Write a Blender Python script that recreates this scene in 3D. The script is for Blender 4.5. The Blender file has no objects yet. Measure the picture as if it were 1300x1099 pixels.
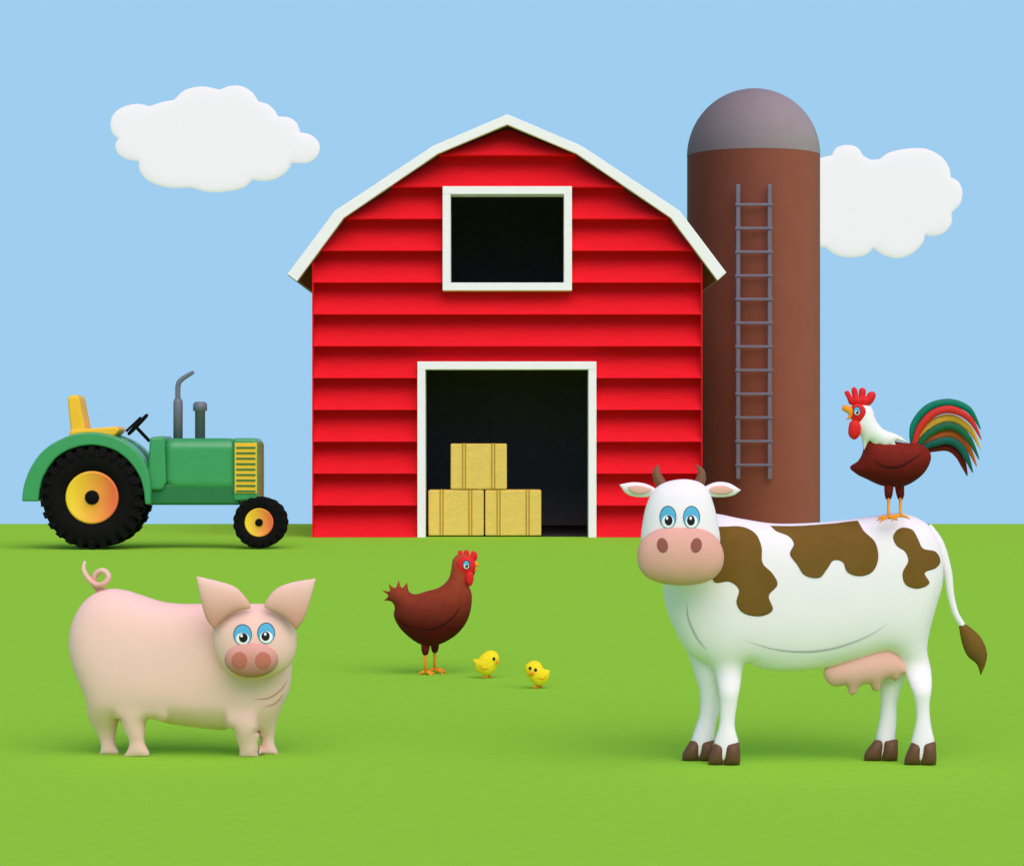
import bpy, bmesh, math, random
import numpy as np
from mathutils import Vector, Matrix
from mathutils.geometry import delaunay_2d_cdt
from mathutils.bvhtree import BVHTree
random.seed(4)
F=3000.0; CZ=1.91; CX=650.0; HY=563.0
sc=bpy.context.scene
sc.view_settings.view_transform='Standard'; sc.view_settings.look='None'; sc.view_settings.exposure=0
def P(px,py,Y): return Vector(((px-CX)*Y/F, Y, CZ-(py-HY)*Y/F))
def groundY(py): return CZ*F/(py-HY)

# ---------------------------------------------------------------- materials
def lin(c):
    o=[]
    for v in c:
        v/=255.0
        o.append(v/12.92 if v<=0.04045 else ((v+0.055)/1.055)**2.4)
    return o
MATS={}
def mat(name,c,rough=.75,spec=.2,var=.06,scale=6.0,c2=None,axis='Z',metal=0.0,bump=0.0,emit=0.0,stretch=(1,1,1),coat=0.0,ramp=(0.1,0.9)):
    if name in MATS: return MATS[name]
    m=bpy.data.materials.new(name); m.use_nodes=True
    nt=m.node_tree; b=nt.nodes['Principled BSDF']
    b.inputs['Roughness'].default_value=rough
    b.inputs['Specular IOR Level'].default_value=spec
    b.inputs['Metallic'].default_value=metal
    b.inputs['Coat Weight'].default_value=coat
    tc=nt.nodes.new('ShaderNodeTexCoord'); mp=nt.nodes.new('ShaderNodeMapping'); mp.inputs['Scale'].default_value=stretch
    nt.links.new(tc.outputs['Object'],mp.inputs['Vector'])
    n=nt.nodes.new('ShaderNodeTexNoise'); n.inputs['Scale'].default_value=scale; n.inputs['Detail'].default_value=5
    nt.links.new(mp.outputs[0],n.inputs['Vector'])
    L=lin(c)
    if c2 is not None:
        sp=nt.nodes.new('ShaderNodeSeparateXYZ'); nt.links.new(tc.outputs['Generated'],sp.inputs[0])
        cr=nt.nodes.new('ShaderNodeValToRGB')
        cr.color_ramp.elements[0].color=(*L,1); cr.color_ramp.elements[1].color=(*lin(c2),1)
        cr.color_ramp.elements[0].position=ramp[0]; cr.color_ramp.elements[1].position=ramp[1]
        nt.links.new(sp.outputs[axis],cr.inputs[0]); base=cr.outputs[0]
    else:
        rg=nt.nodes.new('ShaderNodeRGB'); rg.outputs[0].default_value=(*L,1); base=rg.outputs[0]
    mr=nt.nodes.new('ShaderNodeMapRange'); mr.inputs['From Min'].default_value=.3; mr.inputs['From Max'].default_value=.7
    mr.inputs['To Min'].default_value=1-var; mr.inputs['To Max'].default_value=1+var
    nt.links.new(n.outputs['Fac'],mr.inputs['Value'])
    mx=nt.nodes.new('ShaderNodeVectorMath'); mx.operation='SCALE'
    nt.links.new(base,mx.inputs[0]); nt.links.new(mr.outputs[0],mx.inputs['Scale'])
    nt.links.new(mx.outputs[0],b.inputs['Base Color'])
    if bump>0:
        bp=nt.nodes.new('ShaderNodeBump'); bp.inputs['Strength'].default_value=bump; bp.inputs['Distance'].default_value=.02
        nt.links.new(n.outputs['Fac'],bp.inputs['Height']); nt.links.new(bp.outputs[0],b.inputs['Normal'])
    if emit>0:
        b.inputs['Emission Color'].default_value=(.93,.92,.955,1); b.inputs['Emission Strength'].default_value=emit
    MATS[name]=m; return m

# ---------------------------------------------------------------- object helpers
class G:
    def __init__(s,name,loc):
        s.e=bpy.data.objects.new(name,None); s.loc=Vector(loc); s.e.location=s.loc; s.e.empty_display_size=.2
        sc.collection.objects.link(s.e)
def addmesh(name,V,Fc,m,g,smooth=True,bevel=0,recalc=True,seg=2):
    loc=g.loc if g else Vector((0,0,0))
    me=bpy.data.meshes.new(name)
    V=[Vector(v) for v in V]
    me.from_pydata([v-loc for v in V],[],[tuple(int(i) for i in f) for f in Fc])
    if recalc:
        bm=bmesh.new(); bm.from_mesh(me); bmesh.ops.recalc_face_normals(bm,faces=bm.faces); bm.to_mesh(me); bm.free()
    me.polygons.foreach_set('use_smooth',[smooth]*len(me.polygons))
    me.materials.append(m)
    o=bpy.data.objects.new(name,me); sc.collection.objects.link(o)
    if g: o.parent=g.e
    if bevel>0:
        b=o.modifiers.new('bevel','BEVEL'); b.width=bevel; b.segments=seg; b.limit_method='ANGLE'; b.angle_limit=math.radians(40)
    return o,V,Fc
def smoothline(pts,step=4.0,closed=True):
    n=len(pts); out=[]
    pt=[np.array(p[:2],float) for p in pts]; sh=[len(p)>2 for p in pts]
    rng=range(n) if closed else range(n-1)
    for i in rng:
        p1=pt[i]; p2=pt[(i+1)%n]
        p0=pt[i-1] if (closed or i>0) else p1-(p2-p1)
        p3=pt[(i+2)%n] if (closed or i<n-2) else p2+(p2-p1)
        if sh[i]: p0=p1-(p2-p1)
        if sh[(i+1)%n]: p3=p2+(p2-p1)
        L=np.linalg.norm(p2-p1)
        m1=(p2-p0)/2; m2=(p3-p1)/2
        for mm in (m1,m2):
            l=np.linalg.norm(mm)
            if l>L*1.2: mm*=L*1.2/l
        k=max(1,int(round(L/step)))
        for j in range(k):
            t=j/k
            out.append((2*t**3-3*t**2+1)*p1+(t**3-2*t**2+t)*m1+(-2*t**3+3*t**2)*p2+(t**3-t**2)*m2)
    if not closed: out.append(pt[-1])
    return np.array(out)
def ell(cx,cy,rx,ry,n=20,rot=0):
    c,s=math.cos(rot),math.sin(rot)
    return [(cx+rx*math.cos(a)*c-ry*math.sin(a)*s, cy+rx*math.cos(a)*s+ry*math.sin(a)*c) for a in [2*math.pi*i/n for i in range(n)]]
def inside(pts,O):
    x=pts[:,0][:,None]; y=pts[:,1][:,None]
    x1=O[:,0][None]; y1=O[:,1][None]; x2=np.roll(O[:,0],-1)[None]; y2=np.roll(O[:,1],-1)[None]
    c=((y1>y)!=(y2>y)); dy=np.where(y2-y1==0,1e-9,y2-y1)
    xi=(x2-x1)*(y-y1)/dy+x1
    return (np.sum(c&(x<xi),axis=1)%2)==1
def bdist(pts,O):
    A=O[None]; B=np.roll(O,-1,axis=0)[None]; p=pts[:,None]
    AB=B-A; t=np.clip(np.sum((p-A)*AB,-1)/(np.sum(AB*AB,-1)+1e-12),0,1)
    return np.min(np.linalg.norm(p-(A+AB*t[...,None]),axis=-1),axis=1)
def fill(O,h,rings=True):
    mn=O.min(0); mx=O.max(0)
    gx=np.arange(mn[0]+h*.5,mx[0],h); gy=np.arange(mn[1]+h*.5,mx[1],h*.866)
    pts=[]
    for j,y in enumerate(gy):
        for x in gx: pts.append((x+(h*.5 if j%2 else 0),y))
    pts=np.array(pts) if pts else np.zeros((0,2))
    offs=[h*.22,h*.55] if rings else []
    if len(pts):
        pts=pts[inside(pts,O)]
    if len(pts): pts=pts[bdist(pts,O)>(h*.9 if rings else h*.5)]
    T=np.roll(O,-1,0)-np.roll(O,1,0); N=np.stack([-T[:,1],T[:,0]],1); N/=np.linalg.norm(N,axis=1)[:,None]+1e-9
    area=np.sum(O[:,0]*np.roll(O[:,1],-1)-np.roll(O[:,0],-1)*O[:,1])
    if area<0: N=-N
    allp=[O]
    for o in offs:
        q=O+N*o
        q=q[inside(q,O)]
        if len(q): q=q[bdist(q,O)>o*.93]
        if len(q): allp.append(q)
    if len(pts): allp.append(pts)
    A=np.concatenate(allp)
    n=len(O)
    r=delaunay_2d_cdt([Vector(p) for p in A],[(i,(i+1)%n) for i in range(n)],[],0,1e-4)
    V=np.array([tuple(v) for v in r[0]]); T=np.array([f for f in r[2] if len(f)==3])
    cen=V[T].mean(1); T=T[inside(cen,O)]
    a=V[T[:,0]];b=V[T[:,1]];c=V[T[:,2]]
    cr=(b[:,0]-a[:,0])*(c[:,1]-a[:,1])-(b[:,1]-a[:,1])*(c[:,0]-a[:,0])
    T=T[np.abs(cr)>1e-7]
    used=np.unique(T); mp=-np.ones(len(V),int); mp[used]=np.arange(len(used)); V=V[used]; T=mp[T]
    E={}
    for t in T:
        for k in range(3):
            e=(min(t[k],t[(k+1)%3]),max(t[k],t[(k+1)%3])); E[e]=E.get(e,0)+1
    B=np.zeros(len(V),bool)
    for e,cnt in E.items():
        if cnt==1: B[e[0]]=True; B[e[1]]=True
    return V,T,B
def poisson(V,T,B):
    n=len(V); I=[];J=[];W=[]; mass=np.zeros(n)
    for k in range(3):
        a=T[:,k];b=T[:,(k+1)%3];c=T[:,(k+2)%3]
        u=V[b]-V[a]; v=V[c]-V[a]; cr=np.abs(u[:,0]*v[:,1]-u[:,1]*v[:,0])+1e-12
        w=np.clip(np.sum(u*v,1)/cr*.5,1e-4,50)
        I+=[b,c];J+=[c,b];W+=[w,w]; mass+=np.bincount(a,cr/6,n)
    I=np.concatenate(I);J=np.concatenate(J);W=np.concatenate(W)
    D=np.bincount(I,W,n); free=(~B).astype(float)
    def A(x): return (D*x-np.bincount(I,W*x[J],n))*free
    x=np.zeros(n); r=mass*free; M=1/(D+1e-12); z=M*r*free; p=z.copy(); rz=r@z; r0=rz
    for _ in range(600):
        if rz<=r0*1e-9 or rz==0: break
        Ap=A(p); al=rz/(p@Ap+1e-30); x+=al*p; r-=al*Ap; z=M*r*free; rn=r@z; p=z+rn/rz*p; rz=rn
    return np.sqrt(2*np.maximum(x,0))
def inflate(name,pts,Y,m,g,k=1.0,cap=None,yoff=None,h=5.0,step=None,back=1.0,smooth=True,zmin=None,raw=False):
    O=np.array(pts,float) if raw else smoothline(pts,step or h*.9)
    V,T,B=fill(O,h); R=poisson(V,T,B)*k
    if cap: R=cap*np.tanh(R/cap)
    n=len(V); vs=[];idx=[]
    for i in range(n):
        yy=Y+(yoff(V[i,0],V[i,1]) if yoff else 0)
        p=P(V[i,0],V[i,1],yy); d=R[i]*Y/F
        if zmin is not None: p.z=max(p.z,zmin)
        vs.append(p+Vector((0,-d,0)))
    bm={}
    for i in range(n):
        if B[i]: bm[i]=i
        else:
            yy=Y+(yoff(V[i,0],V[i,1]) if yoff else 0)
            p=P(V[i,0],V[i,1],yy); d=R[i]*Y/F*back
            if zmin is not None: p.z=max(p.z,zmin)
            bm[i]=len(vs); vs.append(p+Vector((0,d,0)))
    fs=[tuple(t) for t in T]+[(bm[t[0]],bm[t[2]],bm[t[1]]) for t in T]
    return addmesh(name,vs,fs,m,g,smooth)
def bvh(*parts):
    V=[];Fc=[]
    for o,v,f in parts:
        n=len(V); V+=list(v); Fc+=[tuple(int(i)+n for i in q) for q in f]
    return BVHTree.FromPolygons(V,Fc)
CAM=Vector((0,0,CZ))
def decal(name,pts,tree,Y,m,g,lift=.8,bulge=.5,h=5.0,k=.6,raw=False,step=None):
    O=np.array(pts,float) if raw else smoothline(pts,step or min(h*.8,3))
    V,T,B=fill(O,h,True); R=poisson(V,T,B)*k; R=bulge*np.tanh(R/bulge)
    vs=[]
    for i in range(len(V)):
        t=P(V[i,0],V[i,1],Y); d=(t-CAM).normalized()
        hit=tree.ray_cast(CAM,d)
        if hit[0] is None:
            nr=tree.find_nearest(t); q=nr[0]
        else: q=hit[0]
        vs.append(q-d*((lift+R[i])*Y/F))
    return addmesh(name,vs,[tuple(t) for t in T],m,g,True)
def tube(name,path,rad,Y,m,g,n=10,closed=False,step=3.0,flat=1.0,world=False,sm=True):
    pp=[p[:2] for p in path]; ys=[(p[2] if len(p)>2 else 0) for p in path]
    rr=rad if isinstance(rad,(list,tuple)) else [rad]*len(path)
    if sm:
        c=[];cy=[];cr=[]
        for i in range(len(pp)-1):
            L=math.dist(pp[i],pp[i+1]); k=max(1,int(L/step))
            p0=np.array(pp[i-1] if i>0 else pp[i]);p1=np.array(pp[i]);p2=np.array(pp[i+1]);p3=np.array(pp[i+2] if i<len(pp)-2 else pp[i+1])
            for j in range(k):
                t=j/k
                c.append(.5*((2*p1)+(-p0+p2)*t+(2*p0-5*p1+4*p2-p3)*t*t+(-p0+3*p1-3*p2+p3)*t**3))
                cy.append(ys[i]*(1-t)+ys[i+1]*t); cr.append(rr[i]*(1-t)+rr[i+1]*t)
        c.append(np.array(pp[-1]));cy.append(ys[-1]);cr.append(rr[-1])
    else: c=pp;cy=ys;cr=rr
    C=[P(a[0],a[1],Y+b) for a,b in zip(c,cy)]; S=Y/F
    vs=[];fs=[]
    for i,p in enumerate(C):
        t=(C[min(i+1,len(C)-1)]-C[max(i-1,0)]).normalized()
        up=Vector((0,-1,0)); s=t.cross(up)
        if s.length<1e-4: s=Vector((1,0,0))
        s.normalize(); u=s.cross(t).normalized()
        for j in range(n):
            a=2*math.pi*j/n; vs.append(p+(s*math.cos(a)+u*math.sin(a)*flat)*cr[i]*S)
    for i in range(len(C)-1):
        for j in range(n):
            fs.append((i*n+j,i*n+(j+1)%n,(i+1)*n+(j+1)%n,(i+1)*n+j))
    fs.append(tuple(range(n))); fs.append(tuple((len(C)-1)*n+j for j in range(n)))
    return addmesh(name,vs,fs,m,g,True)
def box(name,x0,x1,y0,y1,z0,z1,m,g,bevel=0.0,seg=2):
    V=[(x,y,z) for x in (x0,x1) for y in (y0,y1) for z in (z0,z1)]
    Fc=[(0,1,3,2),(4,6,7,5),(0,4,5,1),(2,3,7,6),(0,2,6,4),(1,5,7,3)]
    return addmesh(name,V,Fc,m,g,False,bevel,seg=seg)
def extr(name,pts,Y0,Y1,m,g,bevel=0.0,raw=True,step=4,seg=3,Yp=None,smooth=False):
    O=np.array([p[:2] for p in pts],float) if raw else smoothline(pts,step)
    n=len(O); Yp=Yp or Y0
    V=[]
    for Yk in (Y0,Y1):
        for p in O:
            q=P(p[0],p[1],Yp); q.y=Yk; V.append(q)
    Fc=[tuple(range(n)),tuple(range(2*n-1,n-1,-1))]+[(i,(i+1)%n,(i+1)%n+n,i+n) for i in range(n)]
    return addmesh(name,V,Fc,m,g,smooth,bevel,seg=seg)
def revolveY(name,prof,c,m,g,n=48,smooth=True):
    V=[];Fc=[];k=len(prof)
    for i in range(n):
        a=2*math.pi*i/n
        for r,y in prof: V.append((c[0]+r*math.cos(a),c[1]+y,c[2]+r*math.sin(a)))
    for i in range(n):
        for j in range(k-1):
            Fc.append((i*k+j,((i+1)%n)*k+j,((i+1)%n)*k+j+1,i*k+j+1))
    return addmesh(name,V,Fc,m,g,smooth)

# ---------------------------------------------------------------- camera, light, world
cam=bpy.data.cameras.new('camera'); co=bpy.data.objects.new('camera',cam); sc.collection.objects.link(co)
co.location=CAM; co.rotation_euler=(math.radians(90),0,0)
cam.sensor_width=36; cam.lens=36*F/1300; cam.shift_y=13.5/1300; cam.clip_end=2000; sc.camera=co
EL=math.radians(44); AZ=math.radians(18)
sd=Vector((math.sin(AZ)*math.cos(EL),-math.cos(AZ)*math.cos(EL),math.sin(EL)))
sl=bpy.data.lights.new('sun','SUN'); sl.energy=2.6; sl.angle=math.radians(75); sl.color=(1,.81,.81)
so=bpy.data.objects.new('sun',sl); so.rotation_euler=sd.to_track_quat('Z','Y').to_euler(); so.location=(10,-10,30); sc.collection.objects.link(so)
w=bpy.data.worlds.new('World'); sc.world=w; w.use_nodes=True
sk=w.node_tree.nodes.new('ShaderNodeTexSky'); sk.sky_type='NISHITA'; sk.sun_disc=False; sk.sun_elevation=EL; sk.sun_rotation=math.pi-AZ
w.node_tree.links.new(sk.outputs[0],w.node_tree.nodes['Background'].inputs[0]); w.node_tree.nodes['Background'].inputs[1].default_value=.14

# ---------------------------------------------------------------- sky ring and ground
def skymat():
    m=bpy.data.materials.new('sky_air'); m.use_nodes=True; nt=m.node_tree; nt.nodes.remove(nt.nodes['Principled BSDF'])
    e=nt.nodes.new('ShaderNodeEmission'); e.inputs[0].default_value=(*lin((159,206,240)),1); e.inputs[1].default_value=1
    nt.links.new(e.outputs[0],nt.nodes['Material Output'].inputs[0]); return m
V=[];Fc=[];n=96
for i in range(n):
    a=2*math.pi*i/n
    for z,r in ((-60,400),(60,400),(160,380)): V.append((r*math.cos(a),r*math.sin(a),z))
for i in range(n):
    for j in (0,1): Fc.append((i*3+j,((i+1)%n)*3+j,((i+1)%n)*3+j+1,i*3+j+1))
addmesh('sky',V,Fc,skymat(),None,True)

gm=mat('grass_green',(149,207,64),rough=1,spec=.0,var=.03,scale=9,bump=.0)
ys=[-390,-100,-20,0,10,14,20,30,40,50,55,56.3,56.9,57.8,60,70,120,250,395]
xs=[-395,-100,-30,-12,-6,-2,2,6,12,30,100,395]
def gz(y): return 0 if y<=56.3 else -0.09*(y-56.3)*(1 if y>58 else .8)
V=[(x,y,gz(y)) for y in ys for x in xs]; k=len(xs)
Fc=[(j*k+i,j*k+i+1,(j+1)*k+i+1,(j+1)*k+i) for j in range(len(ys)-1) for i in range(k-1)]
addmesh('ground',V,Fc,gm,None,False,recalc=False)

# ---------------------------------------------------------------- clouds
cm=mat('cloud_white',(152,150,152),rough=1,spec=0,var=.01,emit=.62)  # glow added to the clouds so their shading stays flat
C1=[(140,158),(144,145),(156,136),(174,132),(190,135,1),(205,130),(221,127,1),(234,115),(256,110),(279,114,1),(293,109),(308,110),(321,118),(328,129,1),(341,133),(350,142),(353,148,1),(366,149),(377,156),(381,168,1),(396,172),(406,184),(403,198),(390,207),(371,207,1),(364,218),(348,228),(330,230),(321,228,1),(310,238),(290,243),(265,244),(242,238,1),(222,239),(203,236),(186,228),(177,216),(176,205,1),(160,202),(149,194),(146,184),(150,176,1),(143,170)]
C2=[(1040,201),(1056,197,1),(1061,188),(1074,184),(1088,187),(1096,198,1),(1106,203)]+[(1117,202,1),(1128,194),(1150,189),(1175,189),(1195,199),(1205,213),(1207,225,1),(1217,231),(1222,244),(1219,259),(1208,270,1),(1208,284),(1198,296),(1184,300),(1175,298,1),(1170,311),(1156,323),(1138,328),(1120,323),(1109,315,1),(1098,324),(1078,327),(1060,323),(1048,314,1),(1020,312),(1000,295),(990,262),(998,228),(1018,207)]
for nm,C in (('cloud',C1),('cloud.001',C2)):
    o,v,f=inflate(nm,C,190,cm,None,k=.35,cap=6,h=6)

# ---------------------------------------------------------------- barn
S=62.3; YW=48.56
def bx(px): return (px-CX)/S
def bz(py): return max(0,CZ-(py-HY)/S)
barn=G('barn',(bx(644),YW+3,0))
red=mat('barn_red_paint',(232,28,40),rough=.8,spec=.06,var=.04,scale=3,stretch=(1,1,6))
white=mat('white_paint',(253,246,250),rough=.6,spec=.15,var=.015)
dark=mat('dark_interior',(140,128,131),rough=1,spec=0,var=.1)
roofm=mat('roof_shingle',(120,112,112),rough=.9,var=.15,scale=8,bump=.3)
outer=[(366,349),(426,269),(550,187),(644,147),(738,187),(862,269),(921,347)]
inner=[(378,358),(437,278),(556,197),(644,160),(732,197),(851,278),(910,357)]
hl=[(397,331),(437,279),(556,198),(644,161)]
def xlim(py):
    if py>=331: xl=397
    else:
        xl=644
        for (xa,ya),(xb,yb) in zip(hl,hl[1:]):
            if yb<=py<=ya: xl=xa+(xb-xa)*(ya-py)/(ya-yb)
    return xl-2*(py<331),1288-xl+2*(py<331)
opens=[(566,722,241,365),(535,752,464,690)]
lines=[156.6]+[197+40.4*i for i in range(13)]
V=[];Fc=[]; LIP=.42
for a,b in zip(lines,lines[1:]):
    ts=[0,.06,.14,.24,.36,.5,.65,.82,1]
    cuts=[a+(b-a)*t for t in ts]+[p for o_ in opens for p in o_[2:] if a<p<b]+[p for p in (331,279,198,162) if a<p<b]
    cuts=sorted(set(cuts)); cuts=[c for c in cuts if c>=161.5]
    def yo(py):
        t=(py-a)/(b-a); return YW-LIP*(t**1.45)
    for c,d in zip(cuts,cuts[1:]):
        mid=(c+d)/2; la,ra=xlim(c); lb,rb=xlim(d)
        segs=[(la,ra,lb,rb)]
        for o_ in opens:
            if o_[2]<=mid<=o_[3]: segs=[(la,o_[0],lb,o_[0]),(o_[1],ra,o_[1],rb)]
        for s0,s1,s2,s3 in segs:
            i=len(V)
            V+=[(bx(s0),yo(c),bz(c)),(bx(s1),yo(c),bz(c)),(bx(s3),yo(d),bz(d)),(bx(s2),yo(d),bz(d))]; Fc.append((i,i+3,i+2,i+1))
            if d==cuts[-1]:
                i=len(V)
                V+=[(bx(s2),yo(d),bz(d)),(bx(s3),yo(d),bz(d)),(bx(s3),YW+.02,bz(d)),(bx(s2),YW+.02,bz(d))]; Fc.append((i,i+1,i+2,i+3))
o_s,_,_=addmesh('siding',V,Fc,red,barn,False,recalc=False)
bm=bmesh.new(); bm.from_mesh(o_s.data); bmesh.ops.remove_doubles(bm,verts=bm.verts,dist=1e-5); bm.to_mesh(o_s.data); bm.free()
o_s.data.polygons.foreach_set('use_smooth',[True]*len(o_s.data.polygons))
try: o_s.data.set_sharp_from_angle(angle=math.radians(35))
except Exception: o_s.data.polygons.foreach_set('use_smooth',[False]*len(o_s.data.polygons))
BD=6.4
box('wall_left',bx(397),bx(397)+.12,YW+.03,YW+BD,0,bz(331),red,barn)
box('wall_right',bx(891)-.12,bx(891),YW+.03,YW+BD,0,bz(331),red,barn)
box('corner_board_left',bx(397)-.012,bx(397)+.012,YW-.415,YW+.028,0,bz(333),red,barn)
box('corner_board_right',bx(891)-.012,bx(891)+.012,YW-.415,YW+.028,0,bz(333),red,barn)
bp=[(397,682),(397,331),(437,281),(556,200),(644,163),(732,200),(851,281),(891,331),(891,682)]
def slab(name,pts,y0,y1,m,bev=0):
    n=len(pts); V=[(bx(x),y0,bz(y)) for x,y in pts]+[(bx(x),y1,bz(y)) for x,y in pts]
    Fc=[tuple(range(n)),tuple(range(2*n-1,n-1,-1))]+[(i,(i+1)%n,(i+1)%n+n,i+n) for i in range(n)]
    return addmesh(name,V,Fc,m,barn,False,bev)
slab('wall_back',bp,YW+BD-.15,YW+BD,red)
ip=[(400,681),(400,334),(440,284),(556,205),(644,168),(732,205),(848,284),(888,334),(888,681)]
slab('interior_back',ip,YW+BD-.22,YW+BD-.17,dark)
box('interior_left',bx(397)+.125,bx(397)+.15,YW+.06,YW+BD-.25,0.01,bz(336),dark,barn)
box('interior_right',bx(891)-.15,bx(891)-.125,YW+.06,YW+BD-.25,0.01,bz(336),dark,barn)
darkf=mat('dark_floor',(62,56,56),rough=1,spec=0,var=.1)
box('interior_floor',bx(404),bx(884),YW-.05,YW+BD-.3,.004,.02,darkf,barn)
box('loft_floor',bx(404),bx(884),YW+.3,YW+BD-.3,bz(412),bz(404),darkf,barn)
band=outer+inner[::-1]
slab('roof_trim',band,YW-.62,YW-.46,white,.01)
rb=[(x,y+1) for x,y in outer]+[(x,y-2) for x,y in inner[::-1]]
slab('roof',rb,YW-.455,YW+BD+.2,roofm)
def frame(name,x0,x1,y0,y1,t,bottom=True):
    ya,yb=YW-.48,YW+.10
    box(name+'_top',bx(x0),bx(x1),ya,yb,bz(y0+t),bz(y0),white,barn,.008)
    zb=bz(y1-t) if bottom else 0
    box(name+'_left',bx(x0),bx(x0+t),ya,yb,zb,bz(y0+t)-.001,white,barn,.008)
    box(name+'_right',bx(x1-t),bx(x1),ya,yb,zb,bz(y0+t)-.001,white,barn,.008)
    if bottom: box(name+'_sill',bx(x0),bx(x1),ya,yb,bz(y1),bz(y1-t)-.001,white,barn,.008)
frame('loft_window_frame',562,726,237,369,10)
frame('door_frame',530,757,459,682,10,False)

hay=mat('hay_straw',(238,202,104),rough=.95,spec=.05,var=.12,scale=9,stretch=(1,1,14),bump=.35)
hay2=mat('hay_twine',(186,146,58),rough=.9,var=.1,scale=20)
def bale(nm,x0,x1,z0,h):
    y0=YW-.12; y1=y0+.75
    g=G(nm,((x0+x1)/2,(y0+y1)/2,z0))
    box('straw_block',x0+.01,x1-.01,y0,y1,z0,z0+h-.006,hay,g,.03,3)
    for i,t in enumerate((.22,.27,.73,.78)):
        xx=x0+(x1-x0)*t
        box('twine_%d'%(i+1),xx-.012,xx+.012,y0-.012,y1+.012,z0+.004,z0+h+.006,hay2,g,.004)
hh=60/S
bale('hay_bale',bx(542.5),bx(614.5),.022,hh-.02)
bale('hay_bale.001',bx(615),bx(688),.022,hh-.02)
bale('hay_bale.002',bx(571),bx(644),.022+hh-.012,hh-.02)

# ---------------------------------------------------------------- silo
YS=57.6; sx=(956.5-CX)*YS/F; R=84*YS/F
silo=G('silo',(sx,YS,0))
sm_=mat('silo_brown',(104,54,40),rough=.7,spec=.15,var=.04,scale=2,c2=(156,88,70),axis='X')  # sunlit right and shaded left side painted into the brown
dm=mat('silo_dome_grey',(116,104,108),rough=.7,spec=.15,var=.03,scale=2,c2=(162,146,150),axis='X')  # grey ramp paints the dome's sun side lighter too
lm=mat('ladder_steel',(118,110,128),rough=.5,spec=.3,var=.05)
def zS(py,Y=YS): return CZ-(py-HY)*Y/F
def rev(name,prof,m,n=96,smooth=True):
    V=[];Fc=[];k=len(prof)
    for i in range(n):
        a=2*math.pi*i/n
        for r,z in prof: V.append((sx+r*math.cos(a),YS+r*math.sin(a),z))
    for i in range(n):
        for j in range(k-1): Fc.append((i*k+j,((i+1)%n)*k+j,((i+1)%n)*k+j+1,i*k+j+1))
    return addmesh(name,V,Fc,m,silo,smooth)
zt=zS(198)
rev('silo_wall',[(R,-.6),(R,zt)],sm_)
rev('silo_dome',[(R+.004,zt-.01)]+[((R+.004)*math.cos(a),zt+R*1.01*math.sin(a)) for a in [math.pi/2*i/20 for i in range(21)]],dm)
yl=YS-R-.14
def lx(px): return (px-CX)*yl/F
for nm,px in (('ladder_rail_left',937),('ladder_rail_right',977)):
    box(nm,lx(px)-.05,lx(px)+.05,yl-.04,yl+.04,zS(608,yl),zS(234,yl),lm,silo,.015)
for i in range(12):
    z=zS(260+i*30,yl); box('ladder_rung_%d'%(i+1),lx(933),lx(981),yl-.065,yl-.042,z-.032,z+.032,lm,silo,.01)
for i,py in enumerate((262,380,500,590)):
    for px in (937,977):
        box('ladder_bracket_%d_%d'%(i,px),lx(px)-.02,lx(px)+.02,yl+.03,yl+.34,zS(py,yl)-.02,zS(py,yl)+.02,lm,silo)

# ---------------------------------------------------------------- tractor
YN=groundY(697); YB=YN+.52
tr=G('tractor',((200-CX)*YN/F,YB,0))
grn=mat('tractor_green',(60,158,92),rough=.35,spec=.5,var=.03,coat=.3)
grn2=mat('tractor_dark_green',(40,120,68),rough=.4,spec=.4,var=.03)
yel=mat('tractor_yellow',(255,198,44),rough=.4,spec=.4,var=.03)
rim=mat('wheel_rim',(255,214,50),rough=.45,spec=.3,var=.02,c2=(246,116,66),axis='X')
blk=mat('rubber_black',(18,16,16),rough=.85,spec=.1,var=.1)
pip=mat('exhaust_metal',(112,112,128),rough=.4,spec=.5,var=.05)
def wheel(nm,px,py,Rp,rp,hp,Yc,wd,nl,near=True):
    s=YN/F; c=P(px,py,YN); c.y=Yc; c.z=(Rp+1)*s
    R=Rp*s; r=rp*s
    rt=R*.955
    revolveY(nm+'_tyre',[(r,-wd*.30),(r+.02,-wd*.42),(r+(rt-r)*.45,-wd*.52),(rt*.94,-wd*.46),(rt,-wd*.34),(rt,wd*.34),(rt*.94,wd*.46),(r+(rt-r)*.45,wd*.52),(r+.02,wd*.42),(r,wd*.3)],c,blk,tr)
    revolveY(nm+'_rim',[(0.001,-wd*.40),(r*.35,-wd*.40),(r*.8,-wd*.38),(r*.93,-wd*.44),(r*1.01,-wd*.44),(r*1.01,wd*.44),(r*.93,wd*.44),(.001,wd*.3)],c,rim,tr)
    revolveY(nm+'_hub',[(0.001,-wd*.52),(hp*s*.85,-wd*.52),(hp*s,-wd*.45),(hp*s,-wd*.2)],c,blk,tr,24)
    V=[];Fc=[]
    for i in range(nl):
        a=2*math.pi*(i+.5)/nl
        for sd_ in (-1,1):
            da=(.0 if sd_<0 else math.pi/nl)
            aw=2*math.pi/nl*.27
            b=len(V)
            for yy,rr in ((sd_*wd*.56,R*.88),(sd_*wd*.50,R),(sd_*.0,R)):
                for q in (-aw,aw):
                    for dr in (0,-.06):
                        aa=a+da+q
                        V.append((c.x+(rr+dr)*math.cos(aa),c.y+yy,c.z+(rr+dr)*math.sin(aa)))
            for o_ in (0,4):
                x=b+o_
                Fc+= [(x,x+2,x+6,x+4),(x+1,x+5,x+7,x+3),(x,x+4,x+5,x+1),(x+2,x+3,x+7,x+6)]
            Fc+=[(b,b+1,b+3,b+2),(b+8,b+10,b+11,b+9)]
    addmesh(nm+'_treads',V,Fc,blk,tr,False)
wheel('rear_wheel_near',119,633,65,33,9,YN,.42,26)
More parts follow.
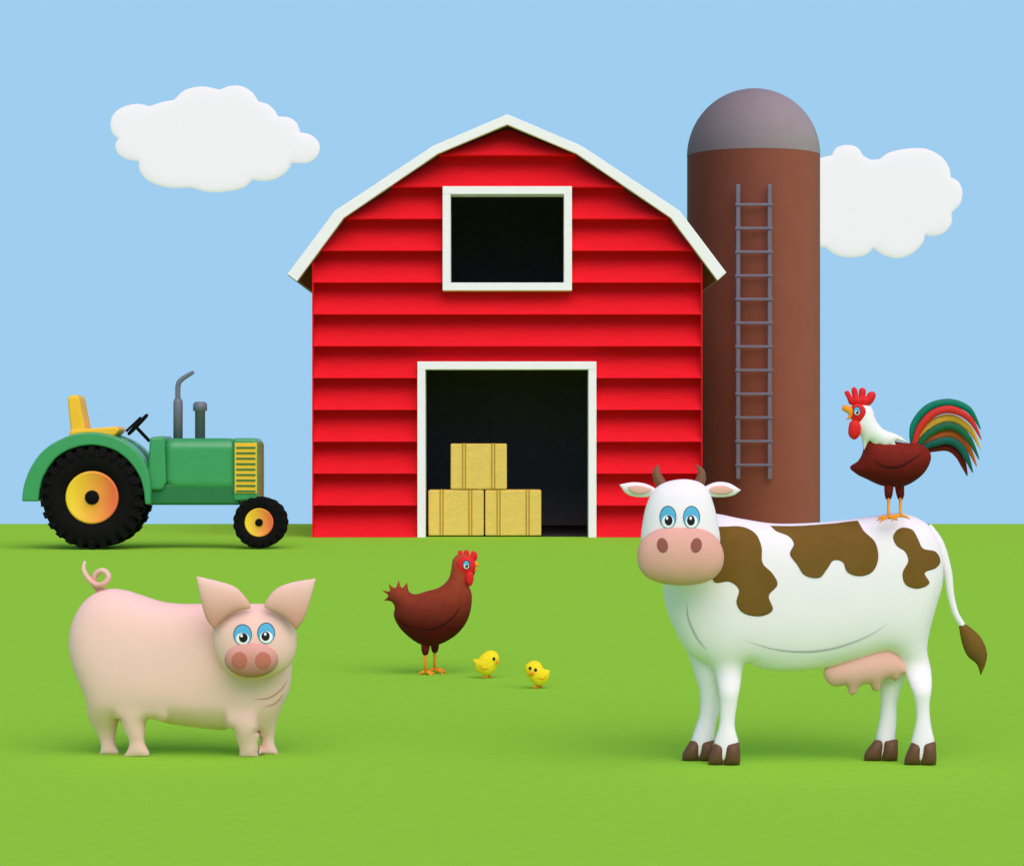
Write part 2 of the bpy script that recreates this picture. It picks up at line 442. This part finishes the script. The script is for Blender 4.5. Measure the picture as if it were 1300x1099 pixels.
wheel('rear_wheel_far',119,633,64,33,9,YN+.90,.42,26)
wheel('front_wheel_near',329,664,33,18,5,YN+.08,.24,18)
wheel('front_wheel_far',329,664,32,18,5,YN+.70,.24,18)
fen=[(30,636),(33,615),(42,592),(57,572),(78,558),(100,550),(125,549),(148,554),(168,565),(182,580),(190,598),(193,618),(193,640),(186,640),(184,622),(179,605),(168,588),(152,574),(134,567),(115,565),(95,569),(76,579),(63,595),(55,612),(51,636)]
def r2(p): return [q if i not in (0,12,13,24) else (q[0],q[1],1) for i,q in enumerate(p)]
extr('fender_near',r2(fen),YN-.2,YN+.26,grn,tr,.035,raw=False,Yp=YN)
extr('fender_far',r2(fen),YN+.70,YN+1.10,grn,tr,.035,raw=False,Yp=YN)
extr('cab_floor',[(70,565),(170,565),(192,600),(192,630),(150,640),(90,640),(60,600)],YN+.28,YN+.68,grn2,tr,.03,Yp=YN)
extr('dash_column',[(190,555),(209,553),(211,612),(206,622),(186,622),(188,590)],YN-.02,YN+1.02,grn,tr,.05,Yp=YN)
extr('chassis',[(186,614),(300,614),(304,641),(188,641)],YN+.07,YN+.92,grn2,tr,.05,Yp=YN)
extr('hood',[(205,556),(302,556),(302,625),(214,625),(205,612)],YN+.04,YN+1.0,grn,tr,.2,Yp=YN,seg=8)
extr('nose',[(296,556),(322,556),(328,562),(328,636),(296,636)],YN+.02,YN+1.02,grn,tr,.05,Yp=YN)
extr('grille_panel',[(298,562),(326,562),(326,626),(298,626)],YN-.01,YN+.019,yel,tr,.008,Yp=YN)
for i in range(9):
    y=567+i*6.9
    extr('grille_bar_%d'%i,[(300,y),(324.5,y),(324.5,y+2.1),(300,y+2.1)],YN-.03,YN-.012,grn2,tr,.004,Yp=YN)
extr('front_axle',[(318,640),(338,656),(338,672),(322,672),(300,641)],YN+.3,YN+.58,grn2,tr,.03,Yp=YN)
extr('axle_beam',[(325,660),(333,660),(333,668),(325,668)],YN+.1,YN+.75,blk,tr,.01,Yp=YN)
extr('rear_axle',[(112,626),(126,626),(126,640),(112,640)],YN+.1,YN+.9,blk,tr,.01,Yp=YN)
extr('seat_back',[(83,505),(89,501),(97,503),(101,520),(105,547),(90,553),(86,540)],YN+.2,YN+.84,yel,tr,.05,Yp=YN,raw=False)
extr('seat_cushion',[(86,546),(110,544),(146,541,1),(150,546),(143,553,1),(88,555,1)],YN+.16,YN+.88,yel,tr,.04,Yp=YN,raw=False)
tube('steering_column',[(169,538),(190,560)],2.2,YN+.5,blk,tr,sm=False)
cx_,cz_=P(169.5,538.5,YN).x,P(169.5,538.5,YN).z
V=[];Fc=[];ax=Vector((-.70,-.08,.71)).normalized(); u=Vector((.69,0,.72)).normalized(); v=ax.cross(u).normalized(); RR=.235
for i in range(32):
    a=2*math.pi*i/32; rd=u*math.cos(a)+v*math.sin(a); cpt=Vector((cx_,YN+.5,cz_))+rd*RR
    for j in range(8):
        b=2*math.pi*j/8; V.append(cpt+(rd*math.cos(b)+ax*math.sin(b))*.03)
for i in range(32):
    for j in range(8): Fc.append((i*8+j,((i+1)%32)*8+j,((i+1)%32)*8+(j+1)%8,i*8+(j+1)%8))
addmesh('steering_wheel',V,Fc,blk,tr)
tube('steering_spoke',[(160,547.5),(179,529.5)],1.6,YN+.5,blk,tr,sm=False)
tube('exhaust_muffler',[(226,558),(226,510),(226,506)],[6,6,4.5],YN+.42,pip,tr,n=20,sm=False)
tube('exhaust_pipe',[(226,510),(226,490),(230,482),(246,472)],[3.4,3.4,3.2,2.2],YN+.42,pip,tr,n=14)
tube('air_intake',[(254,558),(254,522),(254,521),(254,513),(254,510)],[6.5,6.5,9,9,6.5],YN+.42,pip,tr,n=20,sm=False)

# ---------------------------------------------------------------- eye helper
eb=mat('eye_black',(18,16,18),rough=.4,spec=.3,var=0); ew=mat('eye_white',(250,250,250),rough=.5,var=0); ei=mat('eye_blue',(88,182,224),rough=.5,var=.02)
def eye(nm,cx,cy,rx,ry,tree,Y,g,side=1):
    hs=max(1.2,rx*.25)
    decal(nm+'_rim',ell(cx,cy-.6,rx+.8,ry+.6,24),tree,Y,eb,g,lift=.5,bulge=.15,h=hs,raw=True)
    decal(nm+'_lid',ell(cx,cy,rx,ry,24),tree,Y,ei,g,lift=.9,bulge=.15,h=hs,raw=True)
    decal(nm+'_white',ell(cx,cy+ry*.34,rx*.78,ry*.58,20),tree,Y,ew,g,lift=1.3,bulge=.15,h=hs,raw=True)
    decal(nm+'_pupil',ell(cx+side*rx*.08,cy+ry*.24,rx*.5,ry*.46,20),tree,Y,eb,g,lift=1.7,bulge=.15,h=hs,raw=True)
    decal(nm+'_glint',ell(cx-rx*.12,cy+ry*.04,rx*.16,ry*.16,12),tree,Y,ew,g,lift=2.1,bulge=.1,h=hs,raw=True)

# ---------------------------------------------------------------- pig
def sstep(a,b,x):
    t=min(1,max(0,(x-a)/(b-a))); return t*t*(3-2*t)
YP=groundY(960)+.07
pig=G('pig',((230-CX)*YP/F,YP,0))
pk=mat('pig_skin',(254,208,196),rough=.85,spec=.08,var=.02,scale=4)
pk2=mat('pig_ear_skin',(228,158,142),rough=.8,spec=.12,var=.02,c2=(252,206,192),axis='Z')
pks=mat('pig_snout_skin',(196,128,118),rough=.6,spec=.2,var=.03,c2=(228,166,152))
pkn=mat('pig_nostril',(200,116,96),rough=.7,var=.03)
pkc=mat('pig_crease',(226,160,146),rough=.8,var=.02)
body=[(140,747),(122,752),(106,764),(94,783),(88,805),(88,827),(94,850),(103,872),(110,892),(111,906),(118,922),(127,940),(128,950),(124,961,1),(151,961,1),(151,953),(146,943),(148,926),(152,912,1),(157,926),(164,941),(162,951),(156,961,1),(190,960,1),(189,953),(184,943),(184,928),(189,912),(215,918),(250,923),(282,926),(295,924),(300,938),(304,950),(303,962,1),(328.5,962,1),(329,955),(327,944),(329,930,1),(331,944),(327,953),(329.5,961,1),(353,961,1),(352,952),(348,942),(350,922),(357,900),(366,880),(370,862),(370,840),(360,800),(330,775),(290,765),(256,766),(230,766),(205,763),(180,755),(160,749)]
def pyo(px,py):
    t=sstep(890,935,py)
    s=-1 if (152<px<215 or 290<px<=329) else 1
    return s*.06*t
pb=inflate('body',body,YP,pk,pig,k=.8,cap=52,yoff=pyo,h=5,zmin=0.0)
head=[(322,766),(345,768),(362,778),(373,793),(377,812),(374,832),(364,848),(345,858),(318,861),(294,856),(279,840),(271,818),(270,800),(280,780),(300,769)]
YH=YP-.25
ph=inflate('head',head,YH,pk,pig,k=.75,h=4,back=1.8)
el_=inflate('ear_left',[(249,731,1),(275,737),(297,744),(311,757),(318,771),(304,774),(288,782),(272,798,1),(262,785),(255,762)],YH-.12,pk2,pig,k=.35,h=3.5,back=1.0)
er_=inflate('ear_right',[(401,734,1),(375,738),(354,745),(342,756),(336,770),(352,778),(364,786),(376,799,1),(386,785),(394,762)],YH-.12,pk2,pig,k=.35,h=3.5)
tree=bvh(ph)
sn=inflate('snout',ell(319,837,34,23,36),YH-.11,pks,pig,k=.7,h=3.5,raw=True)
t2=bvh(sn)
decal('nostril_left',ell(304,838,10,11,20),t2,YH,pkn,pig,lift=.4,bulge=.3,h=3,raw=True)
decal('nostril_right',ell(334,838,10,11,20),t2,YH,pkn,pig,lift=.4,bulge=.3,h=3,raw=True)
eye('eye_left',308,806,11,13,tree,YH,pig,1); eye('eye_right',338,804,10.5,13,tree,YH,pig,-1)
tb=bvh(pb)
def crease(nm,path,rad,tree,Y,m,g,off=.0):
    O=smoothline(path,3,closed=False); pts=[]
    T=np.gradient(O,axis=0); N=np.stack([-T[:,1],T[:,0]],1); N/=np.linalg.norm(N,axis=1)[:,None]+1e-9
    n=len(O); w_=np.array([rad*math.sin(math.pi*(i+.4)/(n-.2)) for i in range(n)])[:,None]
    poly=np.concatenate([O+N*w_,(O-N*w_)[::-1]])
    decal(nm,poly,tree,Y,m,g,lift=.5,bulge=.3,h=3,raw=True)
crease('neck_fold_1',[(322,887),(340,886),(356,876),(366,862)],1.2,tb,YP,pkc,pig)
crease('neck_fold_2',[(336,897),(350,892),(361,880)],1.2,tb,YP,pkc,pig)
tube('tail',[(108,712,0),(106,722,0),(112,734,-.01),(122,742,-.02),(133,740,-.03),(138,731,-.02),(131,724,0),(122,728,.02),(119,738,.03),(126,748,.02),(142,757,0)],[1.5,3,3.5,3.6,3.6,3.6,3.6,3.8,4,4.5,5],YP,pk2,pig,n=12)

# ---------------------------------------------------------------- cow
YC=14.19
cow=G('cow',((1020-CX)*YC/F,YC,0))
cw=mat('cow_white_coat',(252,243,248),rough=.95,spec=.03,var=.012)
cb=mat('cow_brown_patch',(122,90,40),rough=.9,spec=.05,var=.06,scale=10)
chm=mat('cow_hoof',(108,72,48),rough=.5,spec=.3,var=.08)
cmz=mat('cow_muzzle',(234,174,158),rough=.7,spec=.15,var=.03)
cns=mat('cow_nostril',(150,88,76),rough=.7,var=.03)
cpk=mat('cow_pink',(240,184,168),rough=.7,var=.03)
chr_=mat('cow_horn',(130,84,58),rough=.5,spec=.3,var=.08)
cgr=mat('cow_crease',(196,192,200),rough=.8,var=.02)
body=[(850,690),(880,655),(908,652),(940,658),(980,664),(1020,664),(1060,661),(1100,656),(1135,651),(1160,655),(1180,668),(1192,690),(1197,715),(1196,742),(1188,770),(1180,800),(1177,825),(1182,850),(1183,872),(1180,895),(1182,920),(1187,944),(1187,971,1),(1150,971,1),(1156,944),(1163,912),(1161,888),(1154,868),(1144,846),(1128,828),(1095,836),(1050,847),(1000,852),(965,848),(946,842),(940,870),(935,898),(933,922),(938,944),(938,971,1),(902,971,1),(906,944),(913,918),(913,885),(905,850),(888,838),(872,826),(858,802),(846,772),(842,742),(843,715)]
def cyo(px,py): return -.11*sstep(835,885,py)
cbod=inflate('body',body,YC,cw,cow,k=.75,cap=55,yoff=cyo,h=5,zmin=0.03)
f1=inflate('far_front_leg',[(868,800),(880,850),(888,878),(888,905),(881,928),(876,945),(874,966,1),(905,966,1),(906,944),(909,920),(915,895),(918,860),(925,810),(900,790)],YC+.09,cw,cow,k=1,h=4,zmin=.03)
f2=inflate('far_hind_leg',[(1112,830),(1116,862),(1118,885),(1117,910),(1112,936),(1109,966,1),(1138,966,1),(1136,944),(1138,915),(1139,890),(1148,862),(1156,830),(1135,815)],YC+.09,cw,cow,k=1,h=4,zmin=.03)
def hoof(nm,x0,x1,xt0,xt1,yt,Yc,sp):
    yb=HY+CZ*F/Yc
    for tag,a,b,at,bt,dy in (('outer',x0,sp-.5,xt0,sp+4,0.0),('inner',sp+.5,x1,sp+3,xt1,-.012)):
        inflate(nm+'_'+tag,[(a,yb,1),(a+1,yb-10),(at,yt+1,1),(bt,yt,1),(b+1,yb-8),(b,yb,1)],Yc+dy,chm,cow,k=1.15,h=3,zmin=0.0)
hoof('hoof_front_far',866,907,876,908,939,YC+.06,887)
hoof('hoof_front_near',899,939,907,939,942,YC-.125,918)
hoof('hoof_hind_far',1097,1139,1110,1140,938,YC+.06,1119)
hoof('hoof_hind_near',1148,1188,1157,1188,941,YC-.125,1168)
tb=bvh(cbod)
sp1=[(905,674),(925,668),(945,669),(960,678),(967,695),(968,714),(981,728),(987,742),(976,756),(981,774),(965,782),(944,778),(935,765),(938,748),(926,738),(905,736)]
sp2=[(978,667,1),(1000,667.5),(1020,667,1),(1040,665.5),(1060,664,1),(1075,662),(1089,660.5,1),(1097,674),(1111,688),(1115,708),(1108,725),(1092,731),(1076,726),(1070,713),(1058,711),(1050,722),(1040,733),(1022,730),(1012,716),(1003,703),(1008,690),(1001,680),(986,674)]
sp3=[(1134,680),(1143,670),(1158,672),(1166,685),(1172,696),(1188,700),(1194,712),(1188,721),(1174,727),(1180,740),(1166,747),(1150,742),(1146,727),(1153,712),(1149,700),(1138,692)]
decal('patch_neck',sp1,tb,YC,cb,cow,lift=.5,bulge=.6,h=4)
decal('patch_back',sp2,tb,YC,cb,cow,lift=.8,bulge=.6,h=3.5)
decal('patch_rump',sp3,tb,YC,cb,cow,lift=.5,bulge=.6,h=4)
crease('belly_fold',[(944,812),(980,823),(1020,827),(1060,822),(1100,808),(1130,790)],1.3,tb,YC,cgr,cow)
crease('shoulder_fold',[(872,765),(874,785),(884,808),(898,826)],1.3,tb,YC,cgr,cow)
YHc=YC-.32
head=[(845,612),(868,608),(888,612),(899,622),(906,640),(911,662),(914,688),(905,715),(866,725),(825,715),(814,690),(816,662),(821,640),(830,622)]
hd=inflate('head',head,YHc,cw,cow,k=.75,h=4,back=1.7)
mz=inflate('muzzle',[(864,667),(892,671),(911,684),(919,704),(915,724),(898,738),(865,743),(832,738),(814,725),(809,705),(815,685),(836,671)],YHc-.10,cmz,cow,k=.7,h=4)
tm=bvh(mz); th=bvh(hd)
decal('nostril_left',ell(841,692,7,9.5,20,-.2),tm,YHc,cns,cow,lift=.4,bulge=.3,h=2.5,raw=True)
decal('nostril_right',ell(884,692,7,9.5,20,.2),tm,YHc,cns,cow,lift=.4,bulge=.3,h=2.5,raw=True)
eye('eye_left',848,657,10,14,th,YHc,cow,1); eye('eye_right',878,657,10,14,th,YHc,cow,-1)
inflate('ear_left',[(786,615,1),(803,612),(820,614),(834,622),(830,629),(812,631),(796,627)],YHc+.02,cw,cow,k=.5,h=3)
inflate('ear_right',[(941,622,1),(925,613),(908,612),(892,620),(896,628),(912,631),(930,629)],YHc+.02,cw,cow,k=.5,h=3)
inflate('ear_left_inner',[(796,618,1),(808,616),(820,618),(828,622),(812,627),(802,624)],YHc-.012,cpk,cow,k=.25,h=2.5)
inflate('ear_right_inner',[(932,622,1),(922,617),(908,617),(900,622),(912,627),(924,626)],YHc-.012,cpk,cow,k=.25,h=2.5)
tube('horn_left',[(842,618),(836,608),(833,598),(836,590)],[7,6.5,4.5,.8],YHc+.04,chr_,cow,n=14)
tube('horn_right',[(886,617),(890,608),(890,598),(884,590)],[7,6.5,4.5,.8],YHc+.04,chr_,cow,n=14)
inflate('udder',[(1047,848),(1049,864),(1060,871),(1074,870),(1077,879),(1082,882),(1088,879),(1091,871),(1104,868),(1107,875),(1113,877),(1118,873),(1119,865),(1130,860),(1136,864),(1142,861),(1143,855),(1152,856),(1152,846),(1140,830),(1125,820),(1090,830)],YC-.04,cpk,cow,k=.8,h=4)
tube('tail',[(1178,668),(1193,690),(1203,725),(1207,755),(1213,778),(1222,794)],[5,5.5,5.5,4.5,4,4],YC+.02,cw,cow,n=14)
inflate('tail_tuft',[(1216,787,1),(1232,796),(1246,810),(1253,828),(1251,843),(1245,857,1),(1240,843),(1228,832),(1221,815)],YC+.02,cb,cow,k=.9,h=3)

# ---------------------------------------------------------------- poultry
mar=mat('maroon_feathers',(88,18,14),rough=.7,spec=.12,var=.10,scale=25,c2=(146,38,26),axis='Z',bump=.15)
mar2=mat('maroon_wing_edge',(54,8,8),rough=.8,var=.1)
comb=mat('comb_red',(232,32,36),rough=.5,spec=.2,var=.04)
org=mat('beak_orange',(248,158,34),rough=.5,spec=.2,var=.05)
wh=mat('hackle_white',(250,246,248),rough=.9,spec=.05,var=.02)
YR=YC-.12
ro=G('rooster',((1130-CX)*YR/F,YR,P(0,660,YR).z))
rb_=inflate('body',[(1096,540),(1110,550),(1128,558),(1148,562),(1165,563),(1178,570),(1182,582),(1175,598),(1162,610),(1148,617),(1136,618),(1118,616),(1100,608),(1088,602),(1079,593),(1090,584),(1096,570),(1094,555)],YR,mar,ro,k=.9,h=3)
inflate('neck_hackle',[(1084,512),(1100,512),(1108,520),(1112,533),(1122,545),(1140,552),(1154,562,1),(1136,560),(1146,574,1),(1128,566),(1126,577,1),(1116,565),(1112,572,1),(1104,560),(1097,572,1),(1094,556),(1088,548),(1082,536),(1078,524)],YR-.045,wh,ro,k=.8,h=2.5)
tF=inflate('face',ell(1089,524,10.5,12,24),YR-.085,comb,ro,k=.5,h=2.2,raw=True)
inflate('wattle',[(1079,536),(1088,533),(1093,542),(1091,553),(1084,558),(1077,551)],YR-.09,comb,ro,k=.7,h=2.2)
inflate('comb',[(1078,513,1),(1075,505),(1072,498),(1077,496),(1082,504,1),(1081,494),(1084,491),(1088,494),(1090,503,1),(1091,494),(1095,492),(1099,495),(1099,504,1),(1103,498),(1109,497),(1112,502),(1107,512),(1098,517,1),(1086,515)],YR-.06,comb,ro,k=.6,h=2.2)
inflate('beak',[(1070,514,1),(1078,515),(1084,522),(1080,531),(1074,533,1),(1077,526),(1069,520)],YR-.09,org,ro,k=.6,h=2)
eye('eye',1088,522,4,5.2,bvh(tF),YR,ro,1)
fc=[(0,122,96),(216,48,38),(246,184,60),(24,100,66),(230,104,44),(14,94,84),(120,24,20)]
for i,col in enumerate(fc):
    m=mat('tail_feather_%d'%i,col,rough=.5,spec=.2,var=.06,scale=20)
    path=[[(1158,564),(1160,540),(1178,518),(1205,511),(1230,520),(1245,545)],[(1160,565),(1168,543),(1185,525),(1208,520),(1231,532),(1246,558)],[(1162,566),(1172,548),(1190,534),(1210,531),(1231,545),(1245,570)],[(1164,568),(1177,552),(1195,542),(1213,542),(1230,557),(1243,583)],[(1166,569),(1181,558),(1200,550),(1215,553),(1229,568),(1240,592)],[(1166,571),(1184,563),(1203,559),(1217,565),(1227,580),(1235,600)],[(1166,575),(1186,569),(1204,568),(1216,576),(1223,589),(1228,604)]][i]
    tube('tail_feather_%d'%(i+1),path,[2.5,4.5,5,5,4,.5],YR+.02-.03*(i%2)+.01*i,m,ro,n=10,flat=.5)
def leg(g,tag,x,y0,y1,Y,d,hip,r=2.0,L=13,spread=4,toeoff=0.0):
    tube('thigh_'+tag,[(x+hip,y0-10),(x,y0+10),(x,y0+16)],[7,5,2.6],Y,mar,g,n=12)
    tube('shank_'+tag,[(x,y0+12,0),(x,y1-3,-toeoff)],[r,r],Y,org,g,n=8,sm=False)
    dz=.05*Y/14
    for i,(dx,dy,yy) in enumerate(((d*L,1,0),(d*L*.75,spread,-dz),(-d*L*.8,1,.0),(d*L*.9,-spread*.6,dz))):
        if toeoff: yy=min(yy,0)
        tube('toe_%s_%d'%(tag,i+1),[(x,y1-4,-toeoff),(x+dx*.5,y1-3+dy*.3,yy*.5-toeoff),(x+dx,y1+dy-.5,yy-toeoff)],[r,r*.85,.5],Y,org,g,n=8)
leg(ro,'left',1128,618,660,YR-.01,-1,1,L=15,toeoff=.09)
leg(ro,'right',1143,618,658,YR+.03,-1,-2,L=15,toeoff=.12)
tR=bvh(rb_)
crease('wing_edge',[(1108,582),(1122,592),(1142,592),(1160,582),(1172,574)],1.2,tR,YR,mar2,ro)

YE=groundY(856)
he=G('hen',((545-CX)*YE/F,YE,0))
mh=mat('hen_feathers',(84,16,14),rough=.7,spec=.12,var=.10,scale=20,c2=(180,76,44),axis='Z',bump=.15,ramp=(.2,.95))
hb=inflate('body',[(583,703),(597,705),(604,715),(602,730),(595,740),(599,755),(598,772),(593,788),(583,802),(570,812),(553,819),(535,818),(520,809),(507,796),(500,782),(501,770),(496,763),(487,762,1),(493,756),(485,749,1),(495,750),(493,741,1),(502,746),(506,736,1),(510,746),(517,739,1),(519,750),(527,754),(542,750),(558,745),(569,735),(573,722),(575,710)],YE,mh,he,k=.85,h=3.5)
tH=bvh(hb)
hf=inflate('face',ell(592,718,12,12,24),YE-.06,comb,he,k=.5,h=2.5,raw=True)
inflate('comb',[(581,707,1),(582,699),(587,699),(588,704,1),(590,698),(595,699),(596,705,1),(600,699),(605,701),(606,708),(602,714,1),(592,711)],YE,comb,he,k=.6,h=2)
inflate('wattle',[(592,727),(600,726),(601,737),(597,744),(591,738)],YE-.07,comb,he,k=.7,h=2)
inflate('beak',[(599,712,1),(605,713),(609,718,1),(604,720),(607,724,1),(600,725),(597,718)],YE-.05,org,he,k=.7,h=2)
eye('eye',592,717,4,5.2,bvh(hf),YE,he,1)
crease('wing_edge',[(520,793),(540,799),(560,794),(576,782),(586,766)],1.2,tH,YE,mar2,he)
crease('wing_edge_2',[(505,785),(512,792),(522,797)],1.0,tH,YE,mar2,he)
leg(he,'left',540,815,856,YE,1,1,L=13)
leg(he,'right',552,812,853,YE+.1,1,0,L=15)

cy_=mat('chick_yellow',(255,226,40),rough=.85,spec=.1,var=.04,scale=40,bump=.1)
def chick(nm,out,eyep,beak,wing,legs,ybot):
    Y=groundY(ybot); g=G(nm,((out[0][0]-CX)*Y/F,Y,0))
    b=inflate('body',out,Y,cy_,g,k=.9,h=2.5); t=bvh(b)
    inflate('beak',beak,Y-.06,org,g,k=.7,h=1.6)
    for i,(ex,ey) in enumerate(eyep): decal('eye_%d'%i,ell(ex,ey,1.9,2.3,14),t,Y,eb,g,lift=.5,bulge=.3,h=1,raw=True)
    crease('wing',wing,.7,t,Y,org,g)
    for i,(x,y0,yb,d) in enumerate(legs):
        tube('leg_%d'%i,[(x,y0),(x,yb-1.5)],1,Y+.02*i,org,g,n=8,sm=False)
        for j,(dx,dy) in enumerate(((d*6,.5),(d*5,-2),(-d*3,0))):
            tube('toe_%d_%d'%(i,j),[(x,yb-1.5),(x+dx,yb+dy-1)],[1,.5],Y+.02*i,org,g,n=6,sm=False)
chick('chick',[(622,825),(631,828),(634,836),(632,843),(629,850),(622,856),(612,856),(605,851),(602,843),(600,836,1),(607,836),(612,830)],[(627,836)],[(630,837,1),(635,841,1),(629,843,1)],[(608,843),(613,849),(621,848)],[(614,855,861,1),(620,855,860,1)],861)
chick('chick.001',[(677,838),(686,841),(690,848),(698,850,1),(697,860),(692,867),(684,870),(676,866),(671,860),(667,853),(667,844)],[(673,848),(680,850)],[(672,853,1),(677,852),(678,856),(670,857,1)],[(682,860),(689,862),(694,857)],[(681,868,874,-1),(687,868,873,-1)],874)
